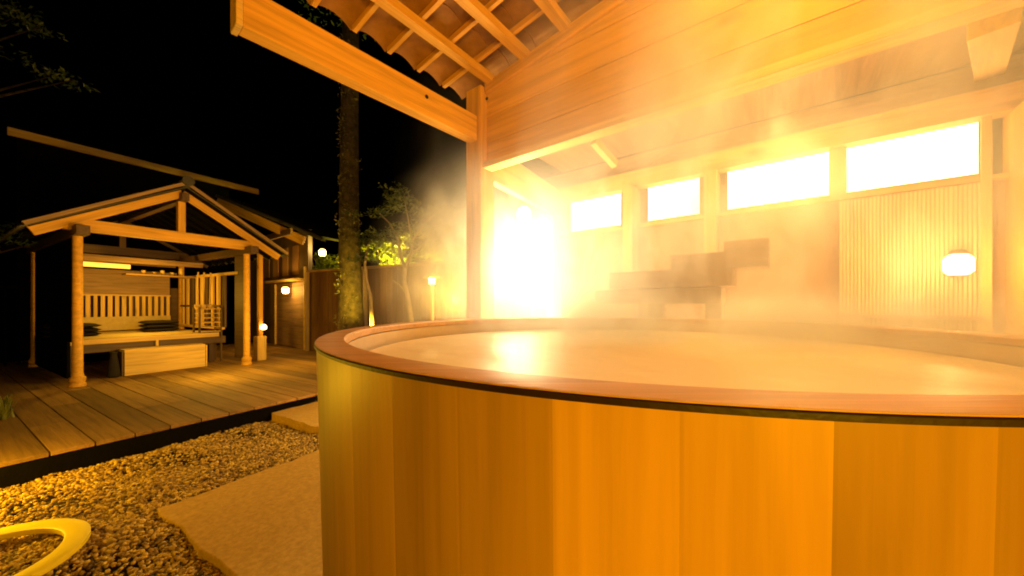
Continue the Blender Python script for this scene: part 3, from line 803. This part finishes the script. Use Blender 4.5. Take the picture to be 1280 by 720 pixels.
# ================================================================== GRAVEL
t_ = (1+5**.5)/2
ico = np.array([(-1, t_, 0), (1, t_, 0), (-1, -t_, 0), (1, -t_, 0), (0, -1, t_), (0, 1, t_), (0, -1, -t_), (0, 1, -t_), (t_, 0, -1), (t_, 0, 1), (-t_, 0, -1), (-t_, 0, 1)])/math.hypot(1, t_)
icf = np.array([(0, 11, 5), (0, 5, 1), (0, 1, 7), (0, 7, 10), (0, 10, 11), (1, 5, 9), (5, 11, 4), (11, 10, 2), (10, 7, 6), (7, 1, 8), (3, 9, 4), (3, 4, 2), (3, 2, 6), (3, 6, 8), (3, 8, 9), (4, 9, 5), (2, 4, 11), (6, 2, 10), (8, 6, 7), (9, 8, 1)])
NG = 260000
ga = RNG.uniform(-2.6, 3.0, NG); gb = RNG.uniform(0.0, 3.6, NG)
X = D0.x+A.x*ga+NB.x*gb; Yy = D0.y+A.y*ga+NB.y*gb
def inslab(c, la, lb, m_=.0):
    dx, dy = X-c.x, Yy-c.y; a_ = dx*A.x+dy*A.y; b_ = dx*NB.x+dy*NB.y
    return (a_ > -m_) & (a_ < la+m_) & (b_ > -m_) & (b_ < lb+m_)
uu = U0+F*X/np.maximum(Yy, .05)
vv = V0+F*H/np.maximum(Yy, .05)
thin = (.5+.5*np.sin(X*3.1+Yy*4.3+1)*np.sin(Yy*6.1-X*2.2)) < RNG.uniform(-.1, 1.15, len(X))
keep = thin & ~inslab(S1, 1.55, 1.7, -.02) & ~inslab(S2, .95, .95) & (np.hypot(X-TC.x, Yy-TC.y) > RT-.02) & (Yy > 1.2) & (uu > -160) & (uu < 470) & (vv < 850)
X, Yy = X[keep], Yy[keep]; NG = min(len(X), 85000); X, Yy = X[:NG], Yy[:NG]
hgt = .012*np.sin(X*5+Yy*3)+.010*np.sin(Yy*9-X*4+1)+.006*np.sin(X*17+Yy*13)
R_ = RNG.uniform(.0055, .0135, NG)
th = RNG.uniform(0, 2*np.pi, NG)
V = ico[None]*np.stack([R_*RNG.uniform(.8, 1.3, NG), R_*RNG.uniform(.7, 1.1, NG), R_*RNG.uniform(.5, .9, NG)], 1)[:, None, :]
V = V*(1+RNG.uniform(-.18, .18, (NG, 12, 1)))
tl = RNG.uniform(-.5, .5, NG)
x, y, z = V[..., 0].copy(), V[..., 1].copy(), V[..., 2].copy()
x, z = x*np.cos(tl)[:, None]-z*np.sin(tl)[:, None], x*np.sin(tl)[:, None]+z*np.cos(tl)[:, None]
x, y = x*np.cos(th)[:, None]-y*np.sin(th)[:, None], x*np.sin(th)[:, None]+y*np.cos(th)[:, None]
V = np.stack([x+X[:, None], y+Yy[:, None], z+(.010+hgt+RNG.uniform(0, .014, NG))[:, None]], 2).reshape(-1, 3)
Fc = (icf[None]+(np.arange(NG)*12)[:, None, None]).reshape(-1, 3)
me = bpy.data.meshes.new('gravel'); me.vertices.add(len(V)); me.vertices.foreach_set('co', V.astype(np.float32).ravel())
me.loops.add(Fc.size); me.loops.foreach_set('vertex_index', Fc.astype(np.int32).ravel())
me.polygons.add(len(Fc)); me.polygons.foreach_set('loop_start', np.arange(0, Fc.size, 3, dtype=np.int32))
me.polygons.foreach_set('use_smooth', np.ones(len(Fc), dtype=bool))
me.update(calc_edges=True)
at_ = me.attributes.new('tone', 'FLOAT', 'FACE'); at_.data.foreach_set('value', np.repeat(np.clip(RNG.beta(2, 1.8, NG), 0, 1), 20).astype(np.float32))
me.materials.append(M_gravel)
o = bpy.data.objects.new('gravel', me); put(o, Matrix.Identity(4)); tag(o, 'loose pale gravel filling the ground beside the deck', 'gravel', kind='stuff')

# ================================================================== STEAM
m = bpy.data.materials.new('steam'); m.use_nodes = True; nt = m.node_tree; L = nt.links.new
nt.nodes.remove(nt.nodes['Principled BSDF']); out = nt.nodes['Material Output']
pvn = node(nt, 'ShaderNodeVolumePrincipled'); pvn.inputs['Color'].default_value = (1, .98, .94, 1); pvn.inputs['Anisotropy'].default_value = .4
tc = node(nt, 'ShaderNodeTexCoord')
mp = node(nt, 'ShaderNodeMapping'); mp.inputs['Scale'].default_value = (1, 1, .55); L(tc.outputs['Object'], mp.inputs[0])
n1 = node(nt, 'ShaderNodeTexNoise', Scale=2.1, Detail=4.0, Roughness=.55, Distortion=.9); L(mp.outputs[0], n1.inputs['Vector'])
mr = node(nt, 'ShaderNodeMapRange', interpolation_type='SMOOTHSTEP'); mr.inputs['From Min'].default_value = .44; mr.inputs['From Max'].default_value = .62
L(n1.outputs['Fac'], mr.inputs['Value'])
sep = node(nt, 'ShaderNodeSeparateXYZ'); L(tc.outputs['Object'], sep.inputs[0])
def fall(center, radius):
    d = node(nt, 'ShaderNodeVectorMath', operation='DISTANCE'); L(tc.outputs['Object'], d.inputs[0]); d.inputs[1].default_value = center
    k = node(nt, 'ShaderNodeMapRange', interpolation_type='SMOOTHSTEP'); k.inputs['From Min'].default_value = 0; k.inputs['From Max'].default_value = radius
    k.inputs['To Min'].default_value = 1; k.inputs['To Max'].default_value = 0; L(d.outputs['Value'], k.inputs['Value']); return k.outputs[0]
def math_(op, a, b_):
    k = node(nt, 'ShaderNodeMath', operation=op)
    for i, s in enumerate((a, b_)):
        if isinstance(s, (int, float)): k.inputs[i].default_value = s
        else: L(s, k.inputs[i])
    return k.outputs[0]
SO = Vector((1.3, 2.4, 0))
fA = fall(tuple(Vector((.13, 2.88, H+.05))-SO), 1.35)       # thick cloud at the lamp side
fB = fall(tuple(Vector((1.3, 1.9, H+.3))-SO), 1.9)        # veil over the tub
fC = fall(tuple(at(585, 320, 4.3)-SO), 1.2)
fD = fall(tuple(at(1010, 70, 1.25)-SO), .95)
lay = node(nt, 'ShaderNodeMapRange', interpolation_type='SMOOTHSTEP'); L(sep.outputs[2], lay.inputs['Value'])
lay.inputs['From Min'].default_value = WZ; lay.inputs['From Max'].default_value = WZ+.28; lay.inputs['To Min'].default_value = 1; lay.inputs['To Max'].default_value = 0
tot = math_('ADD', math_('MULTIPLY', fA, 2.2), math_('MULTIPLY', fB, 1.1))
tot = math_('ADD', tot, math_('MULTIPLY', math_('MULTIPLY', lay.outputs[0], fB), 6.0))
tot = math_('ADD', tot, math_('MULTIPLY', fC, 1.5))
tot = math_('ADD', tot, math_('MULTIPLY', fD, 1.6))
den = math_('MULTIPLY', math_('ADD', math_('MULTIPLY', mr.outputs[0], 1.25), .06), tot)
den = math_('ADD', den, math_('MULTIPLY', fA, .45))
L(den, pvn.inputs['Density']); L(pvn.outputs[0], out.inputs['Volume'])
V = boxv(-.35, .5, 0, 5.3, 5.0, 2.1)
o = meshobj('steam', V, BOXF, m, M=Matrix.Translation((SO.x, SO.y, WZ+1.06)))
# object coords are measured from the box centre: shift so the falloffs above use (SO, z from ground)
me = o.data
for v_ in me.vertices: v_.co.z += WZ+1.06
o.matrix_basis = Matrix.Translation((SO.x, SO.y, 0))
tag(o, 'pale steam drifting up from the hot bath', 'steam', kind='stuff')

# ================================================================== LIGHTS (warm lamps of the garden and the bath house, plus added fills)
light('entrance_lamp_light', (.75, -1.5, H+.0), 225, color=(1, .52, .008), size=.10)
light('steam_glow_fill', at(645, 335, 3.25), 130, color=(1, .78, .42), size=.2)  # added glow source inside the steam, beside the real lamp
light('low_steam_fill', at(690, 390, 3.1), 60, color=(1, .74, .36), size=.2)  # added low fill, spreads the glow along the steam
light('bath_side_fill', S(.0, 2.6, .75), 22, color=(1, .60, .15), size=.12)  # added fill for the veil of steam over the tub
light('eaves_fill', (.1, -.6, H+.35), 200, color=(1, .44, .006), size=.10, typ='SPOT', target=(0.0, 1.3, H+2.3), spot=88, blend=.7)  # added spot without fixture, brightens gable and roof underside
light('overhead_fill', (1.0, .85, H+1.55), 66, color=(1, .55, .12), size=.15)  # unseen fill added to brighten rim, water and gable from above
a_ = light('room_area_fill', S(.2, q0+.9, 1.70), 26, color=(1, .50, .12), typ='AREA'); a_.data.size = 1.5  # added soft area fill, lights the steam evenly from above
light('far_wall_fill', at(930, 385, 2.35), 9, color=(1, .56, .18), size=.15)  # added backlight for the steam on the far side
light('path_lamp_light', (-3.5, 1.9, .5), 98, color=(1, .56, .02), size=.04)
light('pavilion_lamp_light', g(1.0, 1.5, .2), 50, color=(1, .54, .04), size=.05)
light('pavilion_floor_fill', g(1.15, -.95, -.45), 36, color=(1, .66, .09), size=.04)  # added fill before the pavilion, brightens the step box
light('deck_lamp_light', LP+Vector((1.0, -.7, .8)), 26, color=(1, .56, .05), size=.05)
light('front_garden_fill', (-2.4, 3.2, H+.3), 230, color=(1, .46, .015), size=.06, typ='SPOT', target=g(1.0, 0, .9), spot=62, blend=.6)  # added spot without fixture, brightens the pavilion front
light('tree_uplight', (-2.35, 5.9, .8), 420, color=(1, .70, .05), size=.04, typ='SPOT', target=(-3.15, 7, 1.7), spot=62, blend=1)
light('hedge_uplight', at(492, 345, 7.9), 750, color=(1, .84, .05), size=.08, typ='SPOT', target=at(492, 300, 8.9), spot=120)
light('shrub_uplight', at(556, 345, 7.5), 420, color=(1, .78, .05), size=.08, typ='SPOT', target=at(556, 300, 8.5), spot=120)
light('fence_wash_light', at(572, 375, 4.9), 110, color=(1, .52, .07), size=.08)

# ================================================================== WORLD, CAMERA, RENDER
w = bpy.data.worlds.new('World'); sc.world = w; w.use_nodes = True; nt = w.node_tree
bgd = nt.nodes['Background']; sky = nt.nodes.new('ShaderNodeTexSky'); sky.sky_type = 'NISHITA'; sky.sun_disc = False
sky.sun_elevation = rad(-5); sky.sun_rotation = rad(200)
nt.links.new(sky.outputs[0], bgd.inputs[0]); bgd.inputs[1].default_value = .01
cam = bpy.data.cameras.new('camera'); co = bpy.data.objects.new('camera', cam); COL.objects.link(co)
co.location = (0, 0, H); co.rotation_euler = (rad(90), 0, 0)
cam.sensor_width = 36; cam.lens = F/1280*36; cam.shift_y = 20/1280; cam.clip_start = .02; cam.clip_end = 500
sc.camera = co
sc.render.engine = 'CYCLES'
sc.cycles.use_denoising = True; sc.cycles.filter_width = 1.9
sc.cycles.volume_bounces = 1; sc.cycles.max_bounces = 8; sc.cycles.diffuse_bounces = 3
sc.cycles.volume_step_rate = 2.0; sc.cycles.volume_max_steps = 128
sc.cycles.sample_clamp_indirect = 4
sc.view_settings.view_transform = 'Standard'; sc.view_settings.look = 'None'; sc.view_settings.exposure = 0; sc.view_settings.gamma = 1
